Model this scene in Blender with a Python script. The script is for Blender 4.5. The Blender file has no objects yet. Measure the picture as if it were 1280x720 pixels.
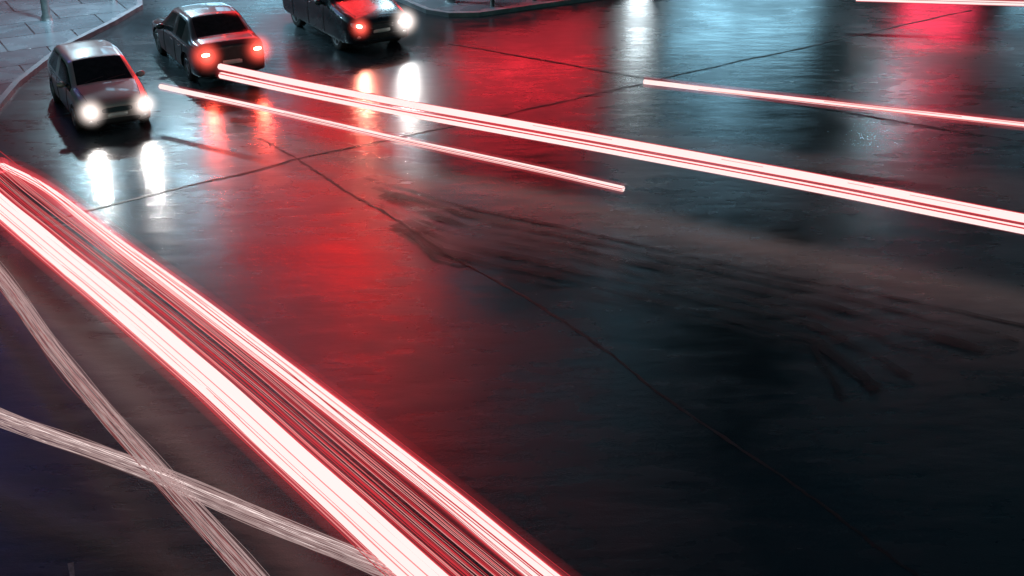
import bpy, bmesh, math, random
from mathutils import Vector, Matrix, noise
from mathutils.bvhtree import BVHTree
random.seed(7)
scene=bpy.context.scene
scene.view_settings.view_transform='Standard'
scene.view_settings.look='None'
scene.view_settings.exposure=0
COL=scene.collection

# ---------------------------------------------------------------- materials
def newmat(name):
    m=bpy.data.materials.new(name); m.use_nodes=True
    nt=m.node_tree; nt.nodes.clear()
    out=nt.nodes.new('ShaderNodeOutputMaterial')
    return m,nt,out
def pbr(name,c1,c2=None,rough=.5,rough2=None,metal=0,coat=0,scale=8,bump=0,bscale=40,spec=.5):
    m,nt,out=newmat(name); N=nt.nodes; L=nt.links
    b=N.new('ShaderNodeBsdfPrincipled'); L.new(b.outputs[0],out.inputs[0])
    tc=N.new('ShaderNodeTexCoord'); nz=N.new('ShaderNodeTexNoise')
    nz.inputs['Scale'].default_value=scale; nz.inputs['Detail'].default_value=5
    L.new(tc.outputs['Object'],nz.inputs['Vector'])
    r=N.new('ShaderNodeValToRGB'); r.color_ramp.elements[0].position=.35; r.color_ramp.elements[1].position=.65
    c2=c2 or tuple(x*.8 for x in c1)
    r.color_ramp.elements[0].color=(*c1,1); r.color_ramp.elements[1].color=(*c2,1)
    L.new(nz.outputs['Fac'],r.inputs['Fac']); L.new(r.outputs[0],b.inputs['Base Color'])
    mr=N.new('ShaderNodeMapRange'); mr.inputs['From Min'].default_value=.3; mr.inputs['From Max'].default_value=.7
    mr.inputs['To Min'].default_value=rough; mr.inputs['To Max'].default_value=rough2 if rough2 is not None else rough*1.2
    L.new(nz.outputs['Fac'],mr.inputs['Value']); L.new(mr.outputs[0],b.inputs['Roughness'])
    b.inputs['Metallic'].default_value=metal; b.inputs['Coat Weight'].default_value=coat
    b.inputs['Coat Roughness'].default_value=.06; b.inputs['Specular IOR Level'].default_value=spec
    if bump:
        n2=N.new('ShaderNodeTexNoise'); n2.inputs['Scale'].default_value=bscale; n2.inputs['Detail'].default_value=4
        L.new(tc.outputs['Object'],n2.inputs['Vector'])
        bp=N.new('ShaderNodeBump'); bp.inputs['Strength'].default_value=bump; bp.inputs['Distance'].default_value=.01
        L.new(n2.outputs['Fac'],bp.inputs['Height']); L.new(bp.outputs[0],b.inputs['Normal'])
    return m
def emit(name,col,strength,var=0,scale=3):
    m,nt,out=newmat(name); N=nt.nodes; L=nt.links
    e=N.new('ShaderNodeEmission'); e.inputs[0].default_value=(*col,1); e.inputs[1].default_value=strength
    if var:
        tc=N.new('ShaderNodeTexCoord'); nz=N.new('ShaderNodeTexNoise'); nz.inputs['Scale'].default_value=scale
        L.new(tc.outputs['Object'],nz.inputs['Vector'])
        mr=N.new('ShaderNodeMapRange'); mr.inputs['From Min'].default_value=.35; mr.inputs['From Max'].default_value=.65
        mr.inputs['To Min'].default_value=strength*(1-var); mr.inputs['To Max'].default_value=strength*(1+var)
        L.new(nz.outputs['Fac'],mr.inputs['Value']); L.new(mr.outputs[0],e.inputs[1])
    L.new(e.outputs[0],out.inputs[0])
    return m
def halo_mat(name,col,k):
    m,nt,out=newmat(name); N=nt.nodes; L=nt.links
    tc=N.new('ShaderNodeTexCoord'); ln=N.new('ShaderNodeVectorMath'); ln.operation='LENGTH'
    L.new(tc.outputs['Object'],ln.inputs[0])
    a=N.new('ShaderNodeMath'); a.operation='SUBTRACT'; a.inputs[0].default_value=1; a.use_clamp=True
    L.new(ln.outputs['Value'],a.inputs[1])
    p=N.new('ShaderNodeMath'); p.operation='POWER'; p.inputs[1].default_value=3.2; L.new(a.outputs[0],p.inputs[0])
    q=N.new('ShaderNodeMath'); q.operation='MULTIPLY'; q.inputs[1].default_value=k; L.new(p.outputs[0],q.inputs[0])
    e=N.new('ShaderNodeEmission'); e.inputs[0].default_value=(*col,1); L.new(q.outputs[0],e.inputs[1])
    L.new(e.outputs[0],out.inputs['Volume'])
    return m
def vol_emit(name,col,s):
    m,nt,out=newmat(name)
    e=nt.nodes.new('ShaderNodeEmission'); e.inputs[0].default_value=(*col,1); e.inputs[1].default_value=s
    nt.links.new(e.outputs[0],out.inputs['Volume']); return m

# ---------------------------------------------------------------- helpers
def empty(name,loc=(0,0,0),rotz=0):
    e=bpy.data.objects.new(name,None); e.location=loc; e.rotation_euler=(0,0,rotz); e.empty_display_size=.3
    COL.objects.link(e); return e
def mesh_obj(name,verts,faces,mats,parent=None,midx=None,smooth=False):
    me=bpy.data.meshes.new(name); me.from_pydata(verts,[],faces); me.update()
    for m in (mats if isinstance(mats,(list,tuple)) else [mats]): me.materials.append(m)
    if midx: 
        for p,i in zip(me.polygons,midx): p.material_index=i
    if smooth:
        for p in me.polygons: p.use_smooth=True
    o=bpy.data.objects.new(name,me); COL.objects.link(o)
    if parent: o.parent=parent
    return o
def box(name,x0,x1,y0,y1,z0,z1,mat,parent=None,bevel=0):
    v=[(x,y,z) for x in(x0,x1) for y in(y0,y1) for z in(z0,z1)]
    f=[(0,1,3,2),(4,6,7,5),(0,4,5,1),(2,3,7,6),(0,2,6,4),(1,5,7,3)]
    o=mesh_obj(name,v,f,mat,parent)
    if bevel:
        b=o.modifiers.new('b','BEVEL'); b.width=bevel; b.segments=2
    return o
def lathe(name,prof,mat,parent=None,seg=24,loc=(0,0,0),axis='z',smooth=True,midx=None):
    v=[];f=[];mi=[]
    for (r,h) in prof:
        for i in range(seg):
            a=2*math.pi*i/seg
            p=(r*math.cos(a),r*math.sin(a),h)
            if axis=='y': p=(p[0],p[2],p[1])
            v.append(p)
    n=len(prof)
    for j in range(n-1):
        for i in range(seg):
            f.append((j*seg+i,j*seg+(i+1)%seg,(j+1)*seg+(i+1)%seg,(j+1)*seg+i)); mi.append(midx[j] if midx else 0)
    f.append(tuple(range(seg))); mi.append(midx[0] if midx else 0)
    f.append(tuple((n-1)*seg+i for i in range(seg))); mi.append(midx[-1] if midx else 0)
    o=mesh_obj(name,v,f,mat,parent,mi,smooth); o.location=loc; return o
def apply_mods(o):
    bpy.context.view_layer.update()
    dg=bpy.context.evaluated_depsgraph_get()
    me=bpy.data.meshes.new_from_object(o.evaluated_get(dg))
    o.modifiers.clear(); o.data=me
def tube(name,pts_list,mat,parent=None,radius=.02,res=2):
    cu=bpy.data.curves.new(name,'CURVE'); cu.dimensions='3D'; cu.bevel_depth=1; cu.bevel_resolution=res; cu.use_fill_caps=True
    for it in pts_list:
        pts,r=(it if isinstance(it,tuple) else (it,radius))
        s=cu.splines.new('POLY'); s.points.add(len(pts)-1)
        for i,p in enumerate(pts):
            s.points[i].co=(*p,1); s.points[i].radius=r
    cu.materials.append(mat)
    o=bpy.data.objects.new(name,cu); COL.objects.link(o)
    if parent:o.parent=parent
    return o
def light(name,kind,loc,col,energy,size=.1,parent=None,target=None,spot=None):
    l=bpy.data.lights.new(name,kind); l.color=col; l.energy=energy
    if kind in('POINT','SPOT'): l.shadow_soft_size=size
    if kind=='SPOT' and spot: l.spot_size=math.radians(spot); l.spot_blend=.6
    o=bpy.data.objects.new(name,l); COL.objects.link(o); o.location=loc
    if parent:o.parent=parent
    if target is not None: o.rotation_euler=(Vector(target)-Vector(loc)).to_track_quat('-Z','Y').to_euler()
    return o

# ---------------------------------------------------------------- ground / road
def road_material():
    m,nt,out=newmat('wet_asphalt'); N=nt.nodes; L=nt.links
    b=N.new('ShaderNodeBsdfPrincipled'); L.new(b.outputs[0],out.inputs[0])
    tc=N.new('ShaderNodeTexCoord')
    def nz(scale,detail=5,mapscale=None,rot=0,rough=.55):
        n=N.new('ShaderNodeTexNoise'); n.inputs['Scale'].default_value=scale; n.inputs['Detail'].default_value=detail; n.inputs['Roughness'].default_value=rough
        if mapscale:
            mp=N.new('ShaderNodeMapping'); mp.inputs['Scale'].default_value=mapscale; mp.inputs['Rotation'].default_value=(0,0,rot)
            L.new(tc.outputs['Object'],mp.inputs['Vector']); L.new(mp.outputs[0],n.inputs['Vector'])
        else: L.new(tc.outputs['Object'],n.inputs['Vector'])
        return n
    big=nz(.22,6); grain=nz(38,3,rough=.7); fine=nz(120,2); streak=nz(.9,4,(.6,1.7,1),-.25,.5); ripple=nz(2.2,4,(.6,1.6,1),-.35,.5)
    r=N.new('ShaderNodeValToRGB'); r.color_ramp.elements[0].position=.3; r.color_ramp.elements[1].position=.7
    r.color_ramp.elements[0].color=(.010,.016,.019,1); r.color_ramp.elements[1].color=(.026,.036,.041,1)
    mx=N.new('ShaderNodeMix'); mx.data_type='FLOAT'; mx.inputs[0].default_value=.5
    L.new(big.outputs['Fac'],mx.inputs[2]); L.new(grain.outputs['Fac'],mx.inputs[3]); L.new(mx.outputs[0],r.inputs['Fac'])
    L.new(r.outputs[0],b.inputs['Base Color'])
    m2=N.new('ShaderNodeMix'); m2.data_type='FLOAT'; m2.inputs[0].default_value=.28
    L.new(big.outputs['Fac'],m2.inputs[2]); L.new(ripple.outputs['Fac'],m2.inputs[3])
    mr=N.new('ShaderNodeMapRange'); mr.inputs['From Min'].default_value=.38; mr.inputs['From Max'].default_value=.6
    mr.inputs['To Min'].default_value=.15; mr.inputs['To Max'].default_value=.36
    L.new(m2.outputs[0],mr.inputs['Value']); L.new(mr.outputs[0],b.inputs['Roughness'])
    b.inputs['IOR'].default_value=1.42
    b1=N.new('ShaderNodeBump'); b1.inputs['Strength'].default_value=.22; b1.inputs['Distance'].default_value=.05
    L.new(streak.outputs['Fac'],b1.inputs['Height'])
    b4=N.new('ShaderNodeBump'); b4.inputs['Strength'].default_value=.24; b4.inputs['Distance'].default_value=.02
    L.new(ripple.outputs['Fac'],b4.inputs['Height']); L.new(b1.outputs[0],b4.inputs['Normal'])
    b2=N.new('ShaderNodeBump'); b2.inputs['Strength'].default_value=.5; b2.inputs['Distance'].default_value=.004
    L.new(grain.outputs['Fac'],b2.inputs['Height']); L.new(b4.outputs[0],b2.inputs['Normal'])
    b3=N.new('ShaderNodeBump'); b3.inputs['Strength'].default_value=.35; b3.inputs['Distance'].default_value=.0015
    L.new(fine.outputs['Fac'],b3.inputs['Height']); L.new(b2.outputs[0],b3.inputs['Normal'])
    L.new(b3.outputs[0],b.inputs['Normal'])
    return m
M_road=road_material()
S=600
mesh_obj('road',[(-S,-S,0),(S,-S,0),(S,S,0),(-S,S,0)],[(0,1,2,3)],M_road)

def strip(name,pts,w,mat,z=.004,wob=.03,freq=.6,step=.12,wvar=.4):
    P=[Vector((x,y,0)) for x,y in pts]; v=[];f=[]
    samples=[]
    for a,b in zip(P[:-1],P[1:]):
        n=max(1,int((b-a).length/step))
        for i in range(n): samples.append((a.lerp(b,i/n),(b-a).normalized()))
    samples.append((P[-1],(P[-1]-P[-2]).normalized()))
    for i,(p,d) in enumerate(samples):
        nrm=Vector((-d.y,d.x,0)); q=p*freq
        off=noise.noise(q+Vector((w*50,0,0)))*wob*2+noise.noise(p*5)*wob*.5
        ww=w*(1+wvar*noise.noise(p*3+Vector((9,1,0))))
        for s in(-1,1):
            c=p+nrm*(off+s*ww/2); v.append((c.x,c.y,z))
        if i: f.append((2*i-2,2*i-1,2*i+1,2*i))
    return mesh_obj(name,v,f,mat)
M_tar=pbr('tar_joint',(.004,.004,.005),(.012,.013,.014),.42,.6,scale=3,bump=.4,spec=.25)
strip('road_joint',[(-5.6,27.1),(-4.6,25.7),(-1.79,21.8),(.77,18.3),(2.86,14.95),(4.75,11.9),(8.2,6)],.055,M_tar,wob=.06,wvar=.7)
strip('road_joint',[(-16,17),(-8.2,22.9),(-4.6,25.7),(-.6,28.4),(3.65,31.5),(14,38.8)],.055,M_tar,z=.008,wob=.05,wvar=.7)
strip('road_joint',[(-1.78,35.0),(3.65,31.5),(10,27.6),(20,21.5)],.065,M_tar,z=.012,wob=.04,wvar=.7)
strip('road_crack',[(-10,17),(-7.6,14.6),(-6,11.5),(-5.6,9)],.018,M_tar,wob=.1,freq=1.6)
def skid_mat():
    m,nt,out=newmat('tyre_rubber_mark'); N=nt.nodes; L=nt.links
    b=N.new('ShaderNodeBsdfPrincipled'); b.inputs['Base Color'].default_value=(.006,.006,.007,1); b.inputs['Roughness'].default_value=.5; b.inputs['Specular IOR Level'].default_value=.2
    tc=N.new('ShaderNodeTexCoord'); n=N.new('ShaderNodeTexNoise'); n.inputs['Scale'].default_value=.9; n.inputs['Detail'].default_value=10
    L.new(tc.outputs['Object'],n.inputs['Vector'])
    mr=N.new('ShaderNodeMapRange'); mr.inputs['From Min'].default_value=.38; mr.inputs['From Max'].default_value=.62; mr.inputs['To Min'].default_value=.1; mr.inputs['To Max'].default_value=.75
    L.new(n.outputs['Fac'],mr.inputs['Value']); L.new(mr.outputs[0],b.inputs['Alpha']); L.new(b.outputs[0],out.inputs[0]); return m
M_skid=skid_mat()
for i in range(7):
    dx=-.12*i+random.uniform(-.1,.1); dy=-.38*i+random.uniform(-.05,.05)
    strip('tyre_mark',[(-3.0+dx+.3*i,24.6+dy-.1*i),(-.6+dx,22.9+dy),(1.8+dx,21.6+dy),(5.4+dx,19.6+dy),(8.5+dx-.5*i,18.0+dy)],.12+.06*(i%3),M_skid,z=.016+.004*i,wob=.06)
M_paint=pbr('worn_road_paint',(.25,.25,.25),(.08,.08,.08),.4,.6,scale=12)
strip('road_marking',[(-5.2,12.1),(-4.6,10.6)],.06,M_paint,z=.004,wvar=.6)

# pavements (slabs) with kerbs
def slab_mat():
    m,nt,out=newmat('wet_paving'); N=nt.nodes; L=nt.links
    b=N.new('ShaderNodeBsdfPrincipled'); L.new(b.outputs[0],out.inputs[0])
    tc=N.new('ShaderNodeTexCoord'); mp=N.new('ShaderNodeMapping'); mp.inputs['Rotation'].default_value=(0,0,-.52)
    L.new(tc.outputs['Object'],mp.inputs['Vector'])
    br=N.new('ShaderNodeTexBrick'); br.inputs['Scale'].default_value=1.0; br.inputs['Brick Width'].default_value=2.0; br.inputs['Row Height'].default_value=1.5
    br.inputs['Mortar Size'].default_value=.02; br.inputs['Color1'].default_value=(.17,.22,.25,1); br.inputs['Color2'].default_value=(.12,.16,.185,1); br.inputs['Mortar'].default_value=(.02,.022,.024,1)
    L.new(mp.outputs[0],br.inputs['Vector']); 
    n=N.new('ShaderNodeTexNoise'); n.inputs['Scale'].default_value=1.1; n.inputs['Detail'].default_value=9; L.new(tc.outputs['Object'],n.inputs['Vector'])
    mx=N.new('ShaderNodeMix'); mx.data_type='RGBA'; mx.blend_type='MULTIPLY'; mx.inputs[0].default_value=.5
    L.new(br.outputs['Color'],mx.inputs[6]); L.new(n.outputs['Fac'],mx.inputs[7]); L.new(mx.outputs[2],b.inputs['Base Color'])
    mr=N.new('ShaderNodeMapRange'); mr.inputs['From Min'].default_value=.35; mr.inputs['From Max'].default_value=.65; mr.inputs['To Min'].default_value=.12; mr.inputs['To Max'].default_value=.36
    L.new(n.outputs['Fac'],mr.inputs['Value']); L.new(mr.outputs[0],b.inputs['Roughness'])
    bp=N.new('ShaderNodeBump'); bp.inputs['Strength'].default_value=.5; bp.inputs['Distance'].default_value=.008; bp.invert=True
    L.new(br.outputs['Fac'],bp.inputs['Height']); L.new(bp.outputs[0],b.inputs['Normal'])
    return m
M_slab=slab_mat()
M_kerb=pbr('kerb_stone',(.24,.27,.29),(.14,.16,.18),.3,.5,scale=3,bump=.3)
def pavement(name,poly,h=.13,kw=.16):
    P=[Vector((x,y)) for x,y in poly]; n=len(P)
    area=sum(P[i].x*P[(i+1)%n].y-P[(i+1)%n].x*P[i].y for i in range(n))
    if area<0: P.reverse()
    inner=[]
    for i in range(n):
        a=(P[i]-P[i-1]).normalized(); b=(P[(i+1)%n]-P[i]).normalized()
        na=Vector((-a.y,a.x)); nb=Vector((-b.y,b.x)); mm=(na+nb).normalized(); inner.append(P[i]+mm*(kw/max(.4,mm.dot(na))))
    root=empty(name)
    v=[(p.x,p.y,0) for p in P]+[(p.x,p.y,h) for p in P]+[(p.x,p.y,h) for p in inner]+[(p.x,p.y,h-.01) for p in inner]
    f=[]
    for i in range(n):
        j=(i+1)%n
        f+=[(i,j,n+j,n+i),(n+i,n+j,2*n+j,2*n+i),(2*n+i,2*n+j,3*n+j,3*n+i)]
    mesh_obj('kerb',v,f,M_kerb,root)
    mesh_obj('slabs',[(p.x,p.y,h-.006) for p in inner],[tuple(range(n))],M_slab,root)
    return root
pavement('pavement',[(-12.0,28.0),(-12.3,31.0),(-12.2,34.4),(-11.6,37.0),(-11.3,39.0),(-12.0,41.5),(-14.5,43),(-24,46),(-34,40),(-34,24),(-20,22),(-12.9,24.6),(-12.0,26.0)])
pavement('pavement',[(-2.6,38.4),(-1.9,37.95),(-1.0,38.0),(60,73.2),(60,110),(-40,110),(-40,57),(-12,57),(-10,50)])

# ---------------------------------------------------------------- buildings out of view, lit panes and signs added for road reflections
M_glass_dark=pbr('window_glass_dark',(.01,.012,.015),(.02,.022,.025),.08,.12)
M_frame=pbr('window_frame',(.05,.05,.055),(.03,.03,.035),.5)
E_warm=emit('window_lit_warm',(1,.72,.45),.6,.5,.5)
E_cool=emit('window_lit_cool',(.34,.74,1),3.6,.5,.5)
def building(name,origin,ang,width,depth,floors,wallc,lit=.2,store=None,seed=1,cw=2.4,fh=3.3,gh=4.6,coolp=.6):
    rg=random.Random(seed)
    r=empty(name,(origin[0],origin[1],.125),math.radians(ang))
    W=pbr(name+'_wall',wallc,tuple(c*.7 for c in wallc),.7,.85,scale=3,bump=.3)
    H=gh+floors*fh
    box('walls',0,width,0,depth,0,H,W,r)
    box('parapet',-.15,width+.15,-.15,depth+.15,H+.002,H+.7,W,r)
    box('string_course',-.12,width+.12,-.12,-.003,gh-.35,gh-.05,M_frame,r)
    n=int(width//cw); mx=(width-n*cw)/2
    gv=[[],[],[]]; fr=[]; sills=[]
    for fl in range(floors):
        z0=gh+fl*fh+.8; z1=z0+1.9
        for c in range(n):
            x0=mx+c*cw+.4; x1=x0+cw-.8
            k=0
            if rg.random()<lit: k=2 if rg.random()<coolp else 1
            gv[k].append((x0,x1,z0,z1))
            sills.append((x0-.1,x1+.1,z0-.12,z0))
            fr+= [(x0-.06,x0,z0,z1),(x1,x1+.06,z0,z1),(x0-.06,x1+.06,z1,z1+.07),((x0+x1)/2-.025,(x0+x1)/2+.025,z0,z1)]
    def quads(nm,L,y,mat):
        if not L:return
        v=[];f=[]
        for i,(a,b,c,d) in enumerate(L):
            v+=[(a,y,c),(b,y,c),(b,y,d),(a,y,d)]; f.append((4*i,4*i+1,4*i+2,4*i+3))
        mesh_obj(nm,v,f,mat,r)
    def bxs(nm,L,y0,y1,mat):
        v=[];f=[]
        for i,(a,b,c,d) in enumerate(L):
            o=8*i; v+=[(x,y,z) for x in(a,b) for y in(y0,y1) for z in(c,d)]
            f+=[tuple(o+q for q in t) for t in[(0,1,3,2),(4,6,7,5),(0,4,5,1),(2,3,7,6),(0,2,6,4),(1,5,7,3)]]
        if v: mesh_obj(nm,v,f,mat,r)
    quads('windows_dark',gv[0],-.02,M_glass_dark); quads('windows_warm',gv[1],-.02,E_warm); quads('windows_cool',gv[2],-.02,E_cool)
    bxs('window_frames',fr,-.06,-.005,M_frame); bxs('sills',sills,-.16,-.004,M_frame)
    if store:
        for (x0,x1,z0,z1,mat) in store:
            quads('shop_window',[(x0,x1,z0,z1)],-.03,mat)
            k=max(1,int((x1-x0)/1.6)); ms=[(x0+i*(x1-x0)/k-.05,x0+i*(x1-x0)/k+.05,z0,z1) for i in range(k+1)]
            bxs('shop_mullions',ms,-.08,-.035,M_frame)
    return r
E_shopc=emit('shop_light_cyan',(.36,.76,1),4.2,.6,.7)
E_shopw=emit('shop_light_white',(.8,.94,1),12,.4,.8)
E_red=emit('added_sign_red',(1,.03,.05),8,.4,.6)
E_redbig=emit('added_panel_red',(1,.035,.04),6,.5,.3)
E_red2=emit('added_banner_red',(1,.035,.045),3.4,.5,.3)
E_pink=emit('added_sign_pink',(1,.05,.11),9,.4,1)
E_purp=emit('added_panel_violet',(.25,.25,1),1.6,.3,1)
b1=building('shop_building',(-3,42.2),30,48,12,5,(.22,.2,.19),.10,[(8.3,9.2,.6,3.4,E_shopw),(10.2,17.5,.7,4.0,E_shopc),(29,36,.7,3.6,E_shopc),(1,6.5,.6,2.4,M_glass_dark)],3,coolp=1)
def sign(parent,name,x0,x1,z0,z1,mat,y=-.4,th=.25):
    box(name+'_case',x0-.08,x1+.08,y+.01,y+th,z0-.08,z1+.08,M_frame,parent)
    mesh_obj(name,[(x0,y,z0),(x1,y,z0),(x1,y,z1),(x0,y,z1)],[(0,1,2,3)],mat,parent)
sign(b1,'added_red_sign',.6,6.6,2.7,4.2,E_red)  # unseen sign, added for the red patch reflected in the road
sign(b1,'added_pink_sign',22,26,3.0,5.4,E_pink)  # out of view, added for the pink-red reflection at far right
box('side_screen_case',-.42,-.003,.4,11.2,5.9,20.1,M_frame,b1)
mesh_obj('side_screen',[(-.43,11.1,6),(-.43,.5,6),(-.43,.5,20),(-.43,11.1,20)],[(0,1,2,3)],E_redbig,b1)  # unseen glowing panel, added and sized to spread red over the road
b2=building('office_building',(-24,58),3,19,14,8,(.18,.18,.2),.65,[(1,6,.7,4,E_shopc),(8,14,.7,4,E_shopc)],5,coolp=.95)
sign(b2,'added_red_banner',9.2,18.5,12,21,E_red2,y=-.6,th=.5)  # second unseen red panel, added to widen the reflection leftwards
b3=building('apartment_building',(-50,46),-3,31,14,6,(.2,.17,.15),.06,None,9)
sign(b3,'added_violet_panel',20,30,12,20,E_purp)  # unseen glowing panel, added to tint the near left road violet

# ---------------------------------------------------------------- street furniture
M_pole=pbr('galvanised_steel',(.18,.19,.2),(.12,.12,.13),.4,.55,metal=.6,scale=10)
M_black=pbr('black_plastic',(.012,.012,.013),(.02,.02,.02),.5,.6)
E_lamp=emit('lamp_led',(.75,.92,1),80)
def street_lamp(x,y,h,arm,ang,power=500,z0=.125):
    r=empty('street_lamp',(x,y,z0),math.radians(ang))
    lathe('base',[(.16,0),(.16,.12),(.12,.16),(.11,.7),(.08,.78),(.075,.8)],M_pole,r,16)
    lathe('pole',[(.07,.8),(.045,h-.3)],M_pole,r,14)
    pts=[(0,0,h-.35)]+[(arm*t,0,h-.35+.35*math.sin(t*math.pi/2)) for t in[.15,.3,.45,.6,.75,.9,1]]
    tube('arm',[pts],M_pole,r,.035)
    box('lamp_head',arm-.1,arm+.6,-.14,.14,h-.06,h+.06,M_pole,r,.03)
    mesh_obj('lamp_lens',[(arm+.05,-.1,h-.065),(arm+.5,-.1,h-.065),(arm+.5,.1,h-.065),(arm+.05,.1,h-.065)],[(0,3,2,1)],E_lamp,r)
    light('lamp_light','SPOT',(arm+.28,0,h-.12),(.5,.85,1),power,.15,r,(arm+.28,0,0),160)
street_lamp(-13.6,37.1,4.8,1.0,-40,1700)
street_lamp(-12.8,41.0,6.0,1.9,-20,2400)
street_lamp(-2.9,40.4,4.2,.5,-120,500)
street_lamp(13,48.2,7,1.8,-60,1300)
# traffic signal on mast arm, unseen, added to redden the road reflection
E_sig=emit('signal_red',(1,.05,.03),160)
M_sigoff=pbr('signal_lens_off',(.03,.03,.01),None,.3)
ts=empty('added_traffic_light',(-1.9,39.4,.125),math.radians(165))
lathe('base',[(.2,0),(.2,.1),(.13,.2),(.12,.6),(.1,.65)],M_pole,ts,16)
lathe('mast',[(.1,.65),(.07,7.6)],M_pole,ts,16)
tube('mast_arm',[[(0,0,7.2),(2,0,7.5),(4,0,7.6),(7.5,0,7.65)]],M_pole,ts,.06)
for i,ax in enumerate((2.6,4.8,7.0)):
    box(f'signal_housing_{i+1}',ax-.18,ax+.18,.08,.32,6.9,8.0,M_black,ts,.03)
    for k,zz in enumerate((7.8,7.45,7.1)):
        lathe(f'lens_{i+1}_{k}',[(.12,.321),(.12,.335),(.06,.35)],E_sig if k==0 else M_sigoff,ts,20,(ax,0,zz),'y')
def bollard(x,y):
    r=empty('bollard',(x,y,.125)); lathe('post',[(.075,0),(.07,.75),(.06,.82),(.02,.85)],M_black,r,16)
    lathe('band',[(.074,.6),(.074,.7)],M_paint,r,16)
for i in range(5): bollard(-.6+i*1.5*.866+.0,38.7+i*1.5*.5+.1)

# ---------------------------------------------------------------- cars
M_glass=pbr('car_glass',(.012,.015,.018),(.02,.024,.028),.10,.16,spec=.25)
M_tyre=pbr('tyre_rubber',(.012,.012,.012),(.02,.02,.02),.7,.8,bump=.2)
M_rim=pbr('alloy_rim',(.45,.45,.46),(.3,.3,.31),.3,.4,metal=.9)
M_chrome=pbr('chrome',(.6,.6,.62),(.5,.5,.5),.12,.2,metal=1)
M_plate=pbr('number_plate',(.6,.6,.58),(.5,.5,.48),.4)
M_lampglass=pbr('lamp_glass',(.35,.35,.36),(.5,.5,.5),.1,.15,coat=1)
M_redlens=pbr('red_lens',(.2,.01,.01),(.3,.012,.01),.15,.2,coat=1)
E_head=emit('headlight_led',(1,.96,.92),85)
E_headw=emit('headlight_warm',(1,.32,.2),22)
E_tail=emit('tail_led',(1,.09,.05),110)
H_white=halo_mat('headlight_glow',(1,.86,.80),14)  # self-lit volumes imitating bloom around lamps, no mist involved
H_red=halo_mat('red_lamp_glow',(1,.10,.07),17)

HATCH=[(0,.62,.28,.60,.55,.65,.46,.68,.69),(.07,.76,.2,.66,.67,.72,.58,.75,.77),(.35,.84,.18,.74,.75,.80,.64,.84,.87),
(.95,.86,.18,.86,.77,.93,.66,.97,1.0),(1.65,.86,.18,.90,.67,1.32,.56,1.37,1.40),(2.3,.86,.18,.91,.68,1.37,.56,1.41,1.45),(2.4,.86,.18,.91,.68,1.37,.56,1.41,1.45),
(3.0,.86,.18,.93,.66,1.34,.55,1.39,1.43),(3.35,.85,.19,.94,.64,1.29,.54,1.35,1.38),(3.75,.82,.2,.92,.71,.97,.6,1.0,1.02),(3.9,.74,.27,.78,.64,.83,.55,.86,.88)]
SEDAN=[(0,.66,.26,.58,.58,.62,.5,.64,.65),(.1,.80,.19,.64,.70,.70,.6,.73,.74),(.5,.88,.18,.74,.78,.80,.66,.84,.86),(1.35,.90,.18,.86,.80,.92,.68,.96,.99),
(2.0,.90,.18,.90,.68,1.36,.56,1.42,1.45),(2.6,.9,.18,.91,.69,1.41,.57,1.46,1.49),(2.7,.9,.18,.91,.69,1.41,.57,1.46,1.49),(3.25,.9,.18,.93,.67,1.37,.56,1.43,1.46),
(3.85,.89,.19,.95,.76,1.03,.64,1.07,1.09),(4.3,.86,.2,.93,.76,1.0,.64,1.04,1.06),(4.45,.78,.27,.84,.68,.91,.58,.95,.97)]
SUV=[(0,.68,.32,.72,.6,.78,.52,.80,.82),(.1,.82,.24,.78,.72,.86,.62,.89,.91),(.45,.90,.22,.88,.8,.95,.7,.99,1.02),(1.15,.92,.22,1.0,.82,1.07,.7,1.11,1.14),
(1.8,.92,.22,1.03,.72,1.55,.6,1.62,1.65),(2.45,.92,.22,1.04,.72,1.60,.6,1.66,1.69),(2.55,.92,.22,1.04,.72,1.60,.6,1.66,1.69),(3.5,.92,.22,1.06,.71,1.57,.6,1.64,1.67),
(4.05,.91,.22,1.08,.69,1.50,.58,1.57,1.6),(4.4,.88,.24,1.05,.76,1.1,.66,1.13,1.15),(4.5,.82,.3,.9,.7,.96,.6,.98,1.0)]

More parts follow.
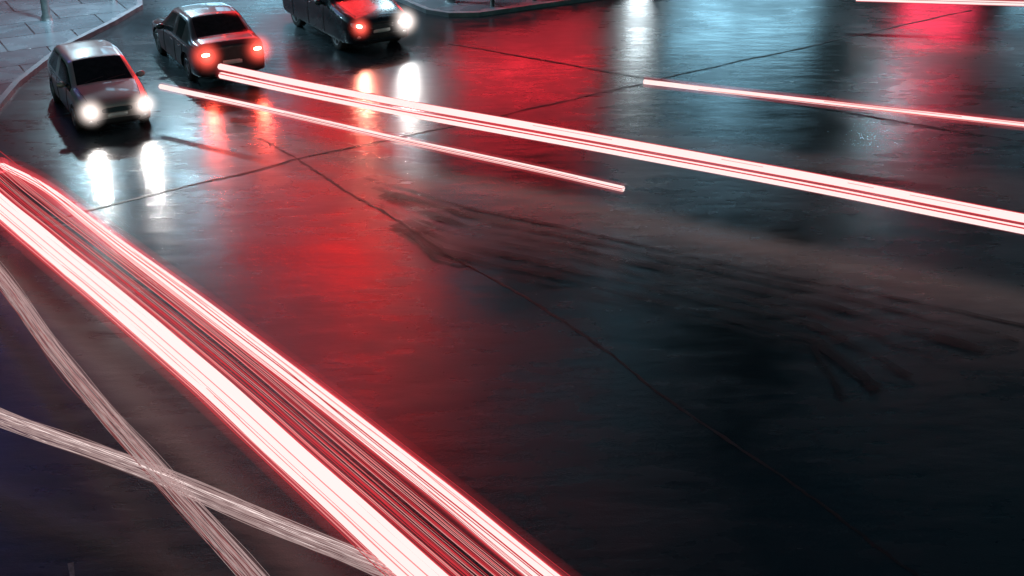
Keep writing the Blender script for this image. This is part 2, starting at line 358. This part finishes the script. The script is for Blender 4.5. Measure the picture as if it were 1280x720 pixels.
def make_car(name,front,a,st,paint,sedan=False,wheel_r=.31,wx=(.78,3.2),reverse=False,scale=1,head=(E_head,E_head),tail_on=False,halo=(1,1),zl=(.56,.68),zt=(.74,.88),spots=True):
    Lc=st[-1][0]; a=math.radians(a)
    hd=Vector((math.sin(a),-math.cos(a),0))
    F=Vector((front[0],front[1],0))
    c=F-hd*(Lc*scale/2)
    rz=math.atan2(hd.y,hd.x)+(math.pi if reverse else 0)
    root=empty(name,c,rz); root.scale=(scale,)*3
    mats=[paint,M_glass,M_black]
    v=[];f=[];mi=[]
    ns=len(st)
    for (s,w,zb,zbelt,y5,z5,y6,z6,z8) in st:
        x=Lc/2-s
        half=[(0,zb),(w*.8,zb),(w*.97,zb+.07),(w,(zb+zbelt)/2+.08),(w*.955,zbelt),(y5,z5),(y6,z6),(y6*.5,z8-.008),(0,z8)]
        for p in half: v.append((x,p[0],p[1]))
        for p in half[7:0:-1]: v.append((x,-p[0],p[1]))
    R=16
    for k in range(ns-1):
        for i in range(R):
            j=i if i<8 else 15-i
            f.append((k*R+i,k*R+(i+1)%R,(k+1)*R+(i+1)%R,(k+1)*R+i))
            m=0
            if j==4 and 3<=k<=7 and k!=5 and not(sedan and k==7): m=1
            if j in(6,7) and k==3: m=1
            if j in(6,7) and k==(7 if sedan else 8): m=1
            if j in(0,): m=2
            mi.append(m)
    f.append(tuple(range(R-1,-1,-1))); mi.append(0)
    f.append(tuple((ns-1)*R+i for i in range(R))); mi.append(0)
    me=bpy.data.meshes.new('body'); me.from_pydata(v,[],f)
    for m in mats: me.materials.append(m)
    for p,i in zip(me.polygons,mi): p.material_index=i; p.use_smooth=True
    bm=bmesh.new(); bm.from_mesh(me)
    bmesh.ops.recalc_face_normals(bm,faces=bm.faces)
    cl=bm.edges.layers.float.new('crease_edge'); bm.verts.ensure_lookup_table()
    for e in bm.edges:
        i0,i1=e.verts[0].index,e.verts[1].index
        r0,r1=i0%R,i1%R; k0,k1=i0//R,i1//R
        j0=r0 if r0<=8 else 16-r0; j1=r1 if r1<=8 else 16-r1
        if j0==j1 and k0!=k1:
            if j0==4: e[cl]=.55
            if j0 in(5,6): e[cl]=.35
            if j0==2: e[cl]=.5
        if k0==k1 and k0 in(0,ns-1): e[cl]=.45
        if k0==k1 and k0 in(3,4) and j0>=5 and j1>=5: e[cl]=.6
        if k0==k1 and k0 in(7,8,9) and j0>=5 and j1>=5: e[cl]=.45
    bm.to_mesh(me); bm.free()
    body=bpy.data.objects.new('body',me); COL.objects.link(body)
    ss=body.modifiers.new('s','SUBSURF'); ss.levels=3; ss.render_levels=3
    apply_mods(body)
    cuts=[]
    for s in wx:
        for sg in(-1,1):
            o=lathe('cut',[(wheel_r+.055,-.16),(wheel_r+.055,.3)],mats,None,32,(Lc/2-s,sg*.86,wheel_r),'y',False)
            for p in o.data.polygons:p.material_index=2
            bm=bmesh.new(); bm.from_mesh(o.data)
            if sg<0:
                for vv in bm.verts: vv.co.y*=-1
            bmesh.ops.recalc_face_normals(bm,faces=bm.faces); bm.to_mesh(o.data); bm.free()
            md=body.modifiers.new('b','BOOLEAN'); md.operation='DIFFERENCE'; md.object=o; md.solver='EXACT'; cuts.append(o)
    apply_mods(body)
    for o in cuts: bpy.data.objects.remove(o)
    body.parent=root
    bmt=bmesh.new(); bmt.from_mesh(body.data); bvh=BVHTree.FromBMesh(bmt)
    def cast(face,u,z):
        if face=='f': o,d=Vector((5,u,z)),Vector((-1,0,0))
        elif face=='r': o,d=Vector((-5,u,z)),Vector((1,0,0))
        elif face=='l': o,d=Vector((u,5,z)),Vector((0,-1,0))
        elif face=='R': o,d=Vector((u,-5,z)),Vector((0,1,0))
        else: o,d=Vector((u,z,5)),Vector((0,0,-1))
        h=bvh.ray_cast(o,d); return (h[0],h[1]) if h[0] is not None else (None,None)
    def patch(nm,face,u0,u1,z0,z1,mat,off=.012,nu=14,nv=8,rnd_=.25,skew=0):
        vv={};V=[];Fc=[]
        for i in range(nu+1):
            for j in range(nv+1):
                s=-1+2*i/nu; t=-1+2*j/nv
                ss_=s*(1-rnd_*.5*t*t*abs(s)); tt=t*(1-rnd_*s*s*abs(t)*.8)
                u=(u0+u1)/2+(u1-u0)/2*ss_; z=(z0+z1)/2+(z1-z0)/2*tt+skew*s*(z1-z0)/2
                h,n=cast(face,u,z)
                if h is None: continue
                edge=(i in(0,nu) or j in(0,nv))
                h=h+n*(off if not edge else -.004)
                vv[i,j]=len(V); V.append(h[:])
        for i in range(nu):
            for j in range(nv):
                q=[(i,j),(i+1,j),(i+1,j+1),(i,j+1)]
                if all(k in vv for k in q): Fc.append(tuple(vv[k] for k in q))
        if Fc: return mesh_obj(nm,V,Fc,mat,root,smooth=True)
    hz=(zl[0]+zl[1])/2
    zg=zl[0]-.02
    patch('grille','f',-.36,.36,zg-.02,zl[1]-.03,M_black,.01)
    for q in range(3): patch(f'grille_bar_{q+1}','f',-.34,.34,zg+.0+q*.035,zg+.012+q*.035,M_chrome,.02,14,2)
    patch('lower_intake','f',-.52,.52,zg-.27,zg-.14,M_black,.01)
    patch('front_plate','f',-.24,.24,zg-.13,zg-.03,M_plate,.022,6,4,.02)
    for sg,nm in((1,'left'),(-1,'right')):
        patch(f'{nm}_headlamp','f',sg*.42,sg*.78,zl[0],zl[1]+.02,M_lampglass,.012,14,8,.35,.35)
        patch(f'{nm}_fog_lamp','f',sg*.56,sg*.68,zg-.22,zg-.15,M_lampglass,.016,6,5,.6)
        patch(f'{nm}_tail_lamp','r',sg*.46,sg*.80,zt[0],zt[1],M_redlens,.012,14,8,.3,.1)
        em=head[0] if sg>0 else head[1]
        if em is not None:
            patch(f'{nm}_headlamp_led','f',sg*.52,sg*.68,zl[0]+.02,zl[1],em,.022,8,6,.6,.2)
            h,n=cast('f',sg*.6,hz)
            hl=halo[0] if sg>0 else halo[1]
            if hl>0:
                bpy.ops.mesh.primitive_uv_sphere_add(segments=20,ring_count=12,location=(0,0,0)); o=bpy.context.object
                o.name=f'{nm}_headlamp_glow'; o.parent=root; o.location=h+Vector((.05,0,0)); o.scale=(.46*hl,)*3  # glowing sphere added around the lamp as its bloom
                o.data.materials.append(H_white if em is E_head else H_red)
            if spots: light(f'{nm}_beam','SPOT',h+Vector((.12,0,0)),(1,.95,.9) if em is E_head else (1,.3,.2),260,.06,root,h+Vector((6,0,-.7)),80)
        if tail_on:
            patch(f'{nm}_tail_led','r',sg*.52,sg*.74,zt[0]+.02,zt[1]-.02,E_tail,.024,8,6,.6)
            h,n=cast('r',sg*.63,(zt[0]+zt[1])/2)
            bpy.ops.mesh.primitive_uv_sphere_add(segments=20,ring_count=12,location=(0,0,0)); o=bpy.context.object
            o.name=f'{nm}_tail_glow'; o.parent=root; o.location=h+Vector((-.05,0,0)); o.scale=(.50,)*3; o.data.materials.append(H_red)  # bloom of the tail lamp, made as a glowing sphere
            light(f'{nm}_tail_light','SPOT',h+Vector((-.12,0,0)),(1,.07,.04),130,.08,root,h+Vector((-5,0,-1.2)),120)
    patch('rear_plate','r',-.25,.25,.52,.63,M_plate,.02,6,4,.02)
    patch('rear_valance','r',-.6,.6,.27,.38,M_black,.01)
    zbelt=st[3][3]
    mxp=Lc/2-st[3][0]-.42
    for sg in(1,-1):
        h,n=cast('l' if sg>0 else 'R',mxp,zbelt+.02)
        bpy.ops.mesh.primitive_uv_sphere_add(segments=16,ring_count=10); o=bpy.context.object; o.name='door_mirror'
        o.parent=root; o.location=(mxp,sg*(abs(h.y)+.10),zbelt+.07); o.scale=(.07,.11,.075); o.data.materials.append(paint)
        for p in o.data.polygons:p.use_smooth=True
        tube('mirror_stalk',[[(mxp,sg*(abs(h.y)-.03),zbelt+.01),(mxp,sg*(abs(h.y)+.08),zbelt+.05)]],M_black,root,.018)
        fc='l' if sg>0 else 'R'
        for xs in (st[3][0]+.35,(st[5][0]+st[6][0])/2,st[7][0]+.05):
            pts=[]
            for t in range(9):
                z=st[3][2]+.12+(zbelt-.02-st[3][2]-.12)*t/8
                h,n=cast(fc,Lc/2-xs,z)
                if h: pts.append((h+n*.002)[:])
            if len(pts)>2: tube('door_seam',[pts],M_black,root,.008)
        for xs in (st[5][0]-.12,st[7][0]-.1):
            h,n=cast(fc,Lc/2-xs,zbelt-.08)
            if h: tube('door_handle',[[(h+n*.02+Vector((.08,0,0)))[:],(h+n*.025)[:],(h+n*.02+Vector((-.08,0,0)))[:]]],M_chrome,root,.012)
        pts=[]
        for t in range(20):
            x=Lc/2-(st[3][0]+.1+(st[8][0]-st[3][0]-.2)*t/19)
            h,n=cast(fc,x,zbelt-.0)
            if h: pts.append((h+n*.004)[:])
        tube('belt_trim',[pts],M_chrome,root,.008)
    for y0,y1 in((.05,.5),(-.45,0)):
        pts=[]
        for t in range(6):
            x=Lc/2-st[3][0]-.02-.10*t/5; y=y0+(y1-y0)*t/5
            h,n=cast('t',x,y)
            if h: pts.append((h+n*.015)[:])
        tube('wiper',[pts],M_black,root,.008)
    for sg in(1,-1):
        pts=[]
        for t in range(10):
            h,n=cast('t',Lc/2-.22-(st[3][0]-.28)*t/9,sg*(.6+.08*t/9))
            if h: pts.append((h+n*.001)[:])
        tube('bonnet_seam',[pts],M_black,root,.006)
    bmt.free()
    for s in wx:
        for sg in(-1,1):
            w=empty('wheel',(Lc/2-s,sg*.745,wheel_r)); w.parent=root
            if sg<0: w.rotation_euler=(0,0,math.pi)
            r=wheel_r
            lathe('tyre',[(r*.64,-.09),(r*.94,-.1),(r,-.07),(r,.07),(r*.95,.1),(r*.68,.105),(r*.64,.09)],M_tyre,w,36,axis='y')
            lathe('rim',[(r*.66,.095),(r*.62,.105),(r*.58,.07),(r*.2,.06)],M_black,w,30,axis='y')
            lathe('rim_ring',[(r*.55,.08),(r*.66,.112),(r*.60,.118),(r*.55,.08)],M_rim,w,30,axis='y')
            lathe('hub',[(r*.18,.06),(r*.16,.105),(r*.05,.11)],M_rim,w,16,axis='y')
            for k in range(5):
                an=k*2*math.pi/5; ca,sa=math.cos(an),math.sin(an)
                V=[]
                for (rr,ww) in((r*.12,.035),(r*.62,.022)):
                    for yy in(.075,.105):
                        for q in(-1,1): V.append((rr*ca-q*ww*sa,yy,rr*sa+q*ww*ca))
                mesh_obj(f'spoke_{k+1}',V,[(0,1,3,2),(4,6,7,5),(0,4,5,1),(2,3,7,6),(0,2,6,4),(1,5,7,3)],M_rim,w)
    return root
P_white=pbr('paint_silver_beige',(.44,.38,.35),(.38,.33,.31),.32,.38,coat=1,scale=2,metal=.3)
P_maroon=pbr('paint_dark',(.045,.035,.037),(.035,.028,.03),.3,.35,metal=.2,coat=.7,scale=2)
P_black=pbr('paint_black',(.012,.018,.024),(.010,.014,.019),.25,.3,metal=.2,coat=.7,scale=2)
make_car('hatchback_car',(-8.8,27.4),29,HATCH,P_white,scale=.98,halo=(1,1))
make_car('sedan_car',(-6.95,31.1),29,SEDAN,P_maroon,sedan=True,reverse=True,head=(None,None),tail_on=True,wx=(.85,3.5),wheel_r=.32,spots=False,scale=1.05)
make_car('suv_car',(-3.5,34.0),31,SUV,P_black,head=(E_head,E_headw),wx=(.9,3.55),wheel_r=.36,zl=(.68,.8),zt=(.85,1.05),halo=(1.1,.8),scale=1.09)

# ---------------------------------------------------------------- light trails
E_core=emit('trail_core',(1,.82,.79),1.1)
E_pinkl=emit('trail_pink',(1,.36,.35),.8)
E_redl=emit('trail_red',(.95,.06,.08),.6)
E_dimp=emit('trail_dim',(1,.70,.68),.40)
E_dimr=emit('trail_dim_red',(.8,.2,.2),.3)
V_red=vol_emit('trail_glow_red',(1,.09,.11),.8)  # self-lit tubes that paint a soft glow around the trails
V_soft=vol_emit('trail_glow_soft',(1,.06,.08),.13)
V_dim=vol_emit('trail_glow_dim',(1,.48,.46),.3)
def resample(pts,step=.35):
    P=[Vector((x,y,0)) for x,y in pts]; P=[P[0]*2-P[1]]+P+[P[-1]*2-P[-2]]
    out=[]
    for i in range(1,len(P)-2):
        n=max(2,int((P[i+1]-P[i]).length/step))
        for k in range(n):
            t=k/n; p0,p1,p2,p3=P[i-1:i+3]
            out.append(.5*((2*p1)+(-p0+p2)*t+(2*p0-5*p1+4*p2-p3)*t*t+(-p0+3*p1-3*p2+p3)*t**3))
    out.append(P[-2]); return out
def offset(path,lat,z,wob=.01,seed=0,spread0=1):
    n=len(path); o=[]
    for i in range(n):
        a=path[max(0,i-1)]; b=path[min(n-1,i+1)]; d=(b-a).normalized(); nr=Vector((-d.y,d.x,0))
        sf=spread0+(1-spread0)*min(1,i/(n*.35))
        w=noise.noise(path[i]*.5+Vector((seed,0,0)))*wob
        w2=noise.noise(path[i]*.6+Vector((0,seed,5)))*wob
        p=path[i]+nr*(lat*sf+w); o.append((p.x,p.y,z[0]+z[1]*sf+w2))
    return o
def bundle(root,path,z,groups,spread0=1,seed=1,wob=.012):
    rg=random.Random(seed)
    for (nm,mat,n,lat0,lat1,zz,r0,r1) in groups:
        L=[]
        for k in range(n):
            lat=rg.uniform(lat0,lat1); dz=rg.uniform(-zz,zz); r=rg.uniform(r0,r1)
            L.append((offset(path,lat,(z,dz),wob,rg.uniform(0,50),spread0),r))
        tube(nm,L,mat,root,res=1)
A=resample([(-9.85,23.25),(-8.56,22.0),(-6.95,20.0),(-4.73,17.3),(-2.54,14.6),(-.84,12.45),(.34,10.9),(2.2,8.5),(4,6.2)])
B=resample([(-14,27.2),(-11.4,24.0),(-9.08,21.0),(-5.0,16.0),(-2.25,12.45),(-1.06,10.9),(.9,8.4),(2.6,6.2)])
t=empty('light_trail')
bundle(t,A,.8,[('core',E_core,34,-.11,.07,.06,.016,.028),('pink',E_pinkl,10,-.15,.13,.08,.003,.008),('red',E_redl,12,-.19,.24,.10,.003,.009)],.35,2)
tube('glow',[(offset(A,-.02,(.8,0),0,0),.165)],V_red,t,res=5)
tube('soft_glow',[(offset(A,-.02,(.8,0),0,0),.26)],V_soft,t,res=5)
t=empty('light_trail')
bundle(t,B,.8,[('core',E_core,40,-.10,.22,.08,.014,.03),('pink',E_pinkl,14,-.17,.32,.10,.004,.01),('red',E_redl,18,-.25,.5,.12,.003,.01),('inner_strands',E_pinkl,12,.3,.95,.12,.002,.006),('inner_red',E_redl,14,.3,.95,.14,.003,.007)],.9,5)
tube('glow',[(offset(B,.04,(.8,0),0,0),.235)],V_red,t,res=5)
tube('soft_glow',[(offset(B,.05,(.8,0),0,0),.36)],V_soft,t,res=5)
C=resample([(-8.15,28.7),(-5.4,27.0),(-2.3,25.0),(0,23.6),(2.08,22.25)])
t=empty('light_trail')
bundle(t,C,.7,[('core',E_core,1,0,0,0,.055,.055),('edge',E_pinkl,4,-.045,.045,.045,.010,.014),('red',E_redl,6,-.06,.06,.06,.006,.012)],.6,8,.004)
tube('glow',[(offset(C,0,(.7,0),0,0),.11)],V_red,t,res=5)
D=resample([(-6.96,29.7),(-4.8,28.3),(-2.45,26.9),(.99,25.0),(5.42,22.5),(8.88,20.4),(13.2,17.8),(17,15.4)])
t=empty('light_trail')
for zc,s in((.88,11),(.67,12)):
    bundle(t,D,zc,[('core',E_core,1,0,0,0,.074,.074),('edge',E_pinkl,3,-.05,.05,.06,.008,.012),('red',E_redl,5,-.06,.06,.07,.006,.010)],.9,s,.004)
tube('glow',[(offset(D,0,(.775,0),0,0),.195)],V_red,t,res=5)
Ep=resample([(3.07,28.9),(6.9,27.35),(10.8,25.8),(16,23.7)])
t=empty('light_trail')
bundle(t,Ep,.75,[('core',E_core,1,0,0,0,.055,.055),('edge',E_pinkl,4,-.05,.05,.05,.012,.018),('red',E_redl,6,-.07,.07,.07,.006,.012)],.6,14,.004)
tube('glow',[(offset(Ep,0,(.75,0),0,0),.13)],V_red,t,res=5)
Fp=resample([(10.0,37.1),(13,36.7),(20,35.9)])
t=empty('light_trail')
bundle(t,Fp,.75,[('core',E_core,4,-.03,.03,.04,.02,.03),('red',E_redl,5,-.08,.08,.08,.006,.012)],1,15,.004)
G=resample([(-10.6,21.7),(-8.2,18.5),(-6.3,15.7),(-4.26,12.95),(-2.74,10.96),(-.8,8.3)])
t=empty('light_trail')
bundle(t,G,.7,[('strands',E_dimp,42,-.13,.13,.05,.0015,.004),('red_strands',E_dimr,12,-.16,.16,.06,.002,.004)],1,21,.05)
tube('glow',[(offset(G,0,(.7,0),0,0),.12)],V_dim,t,res=4)
Hh=resample([(-9.5,15.9),(-6.64,14.2),(-4.81,13.2),(-2.84,12.0),(-1.2,11.0),(.8,9.7),(2.5,8.4)])
t=empty('light_trail')
bundle(t,Hh,.7,[('strands',E_dimp,42,-.14,.14,.06,.0015,.004),('bright',E_core,7,-.08,.08,.05,.0015,.004)],1,22,.06)
tube('glow',[(offset(Hh,0,(.7,0),0,0),.12)],V_dim,t,res=4)

# ---------------------------------------------------------------- sky, moonlight, camera
w=bpy.data.worlds.new('World'); scene.world=w; w.use_nodes=True
nt=w.node_tree; bg=nt.nodes['Background']
sky=nt.nodes.new('ShaderNodeTexSky'); sky.sky_type='NISHITA'; sky.sun_disc=False
sky.sun_elevation=math.radians(8); sky.sun_rotation=math.radians(200)
tint=nt.nodes.new('ShaderNodeMix'); tint.data_type='RGBA'; tint.blend_type='MULTIPLY'; tint.inputs[0].default_value=1; tint.inputs[7].default_value=(.22,.9,1,1)
nt.links.new(sky.outputs[0],tint.inputs[6]); nt.links.new(tint.outputs[2],bg.inputs[0]); bg.inputs[1].default_value=.026
sun=bpy.data.lights.new('moonlight','SUN'); sun.energy=.04; sun.angle=math.radians(10); sun.color=(.6,.88,1)
so=bpy.data.objects.new('moonlight',sun); COL.objects.link(so); so.rotation_euler=(math.radians(60),0,math.radians(20))
cam=bpy.data.cameras.new('camera'); co=bpy.data.objects.new('camera',cam); COL.objects.link(co)
cam.lens=45; cam.sensor_width=36; cam.clip_end=2000
co.location=(0,0,9.5); co.rotation_euler=(math.radians(90-26),0,0)
scene.camera=co
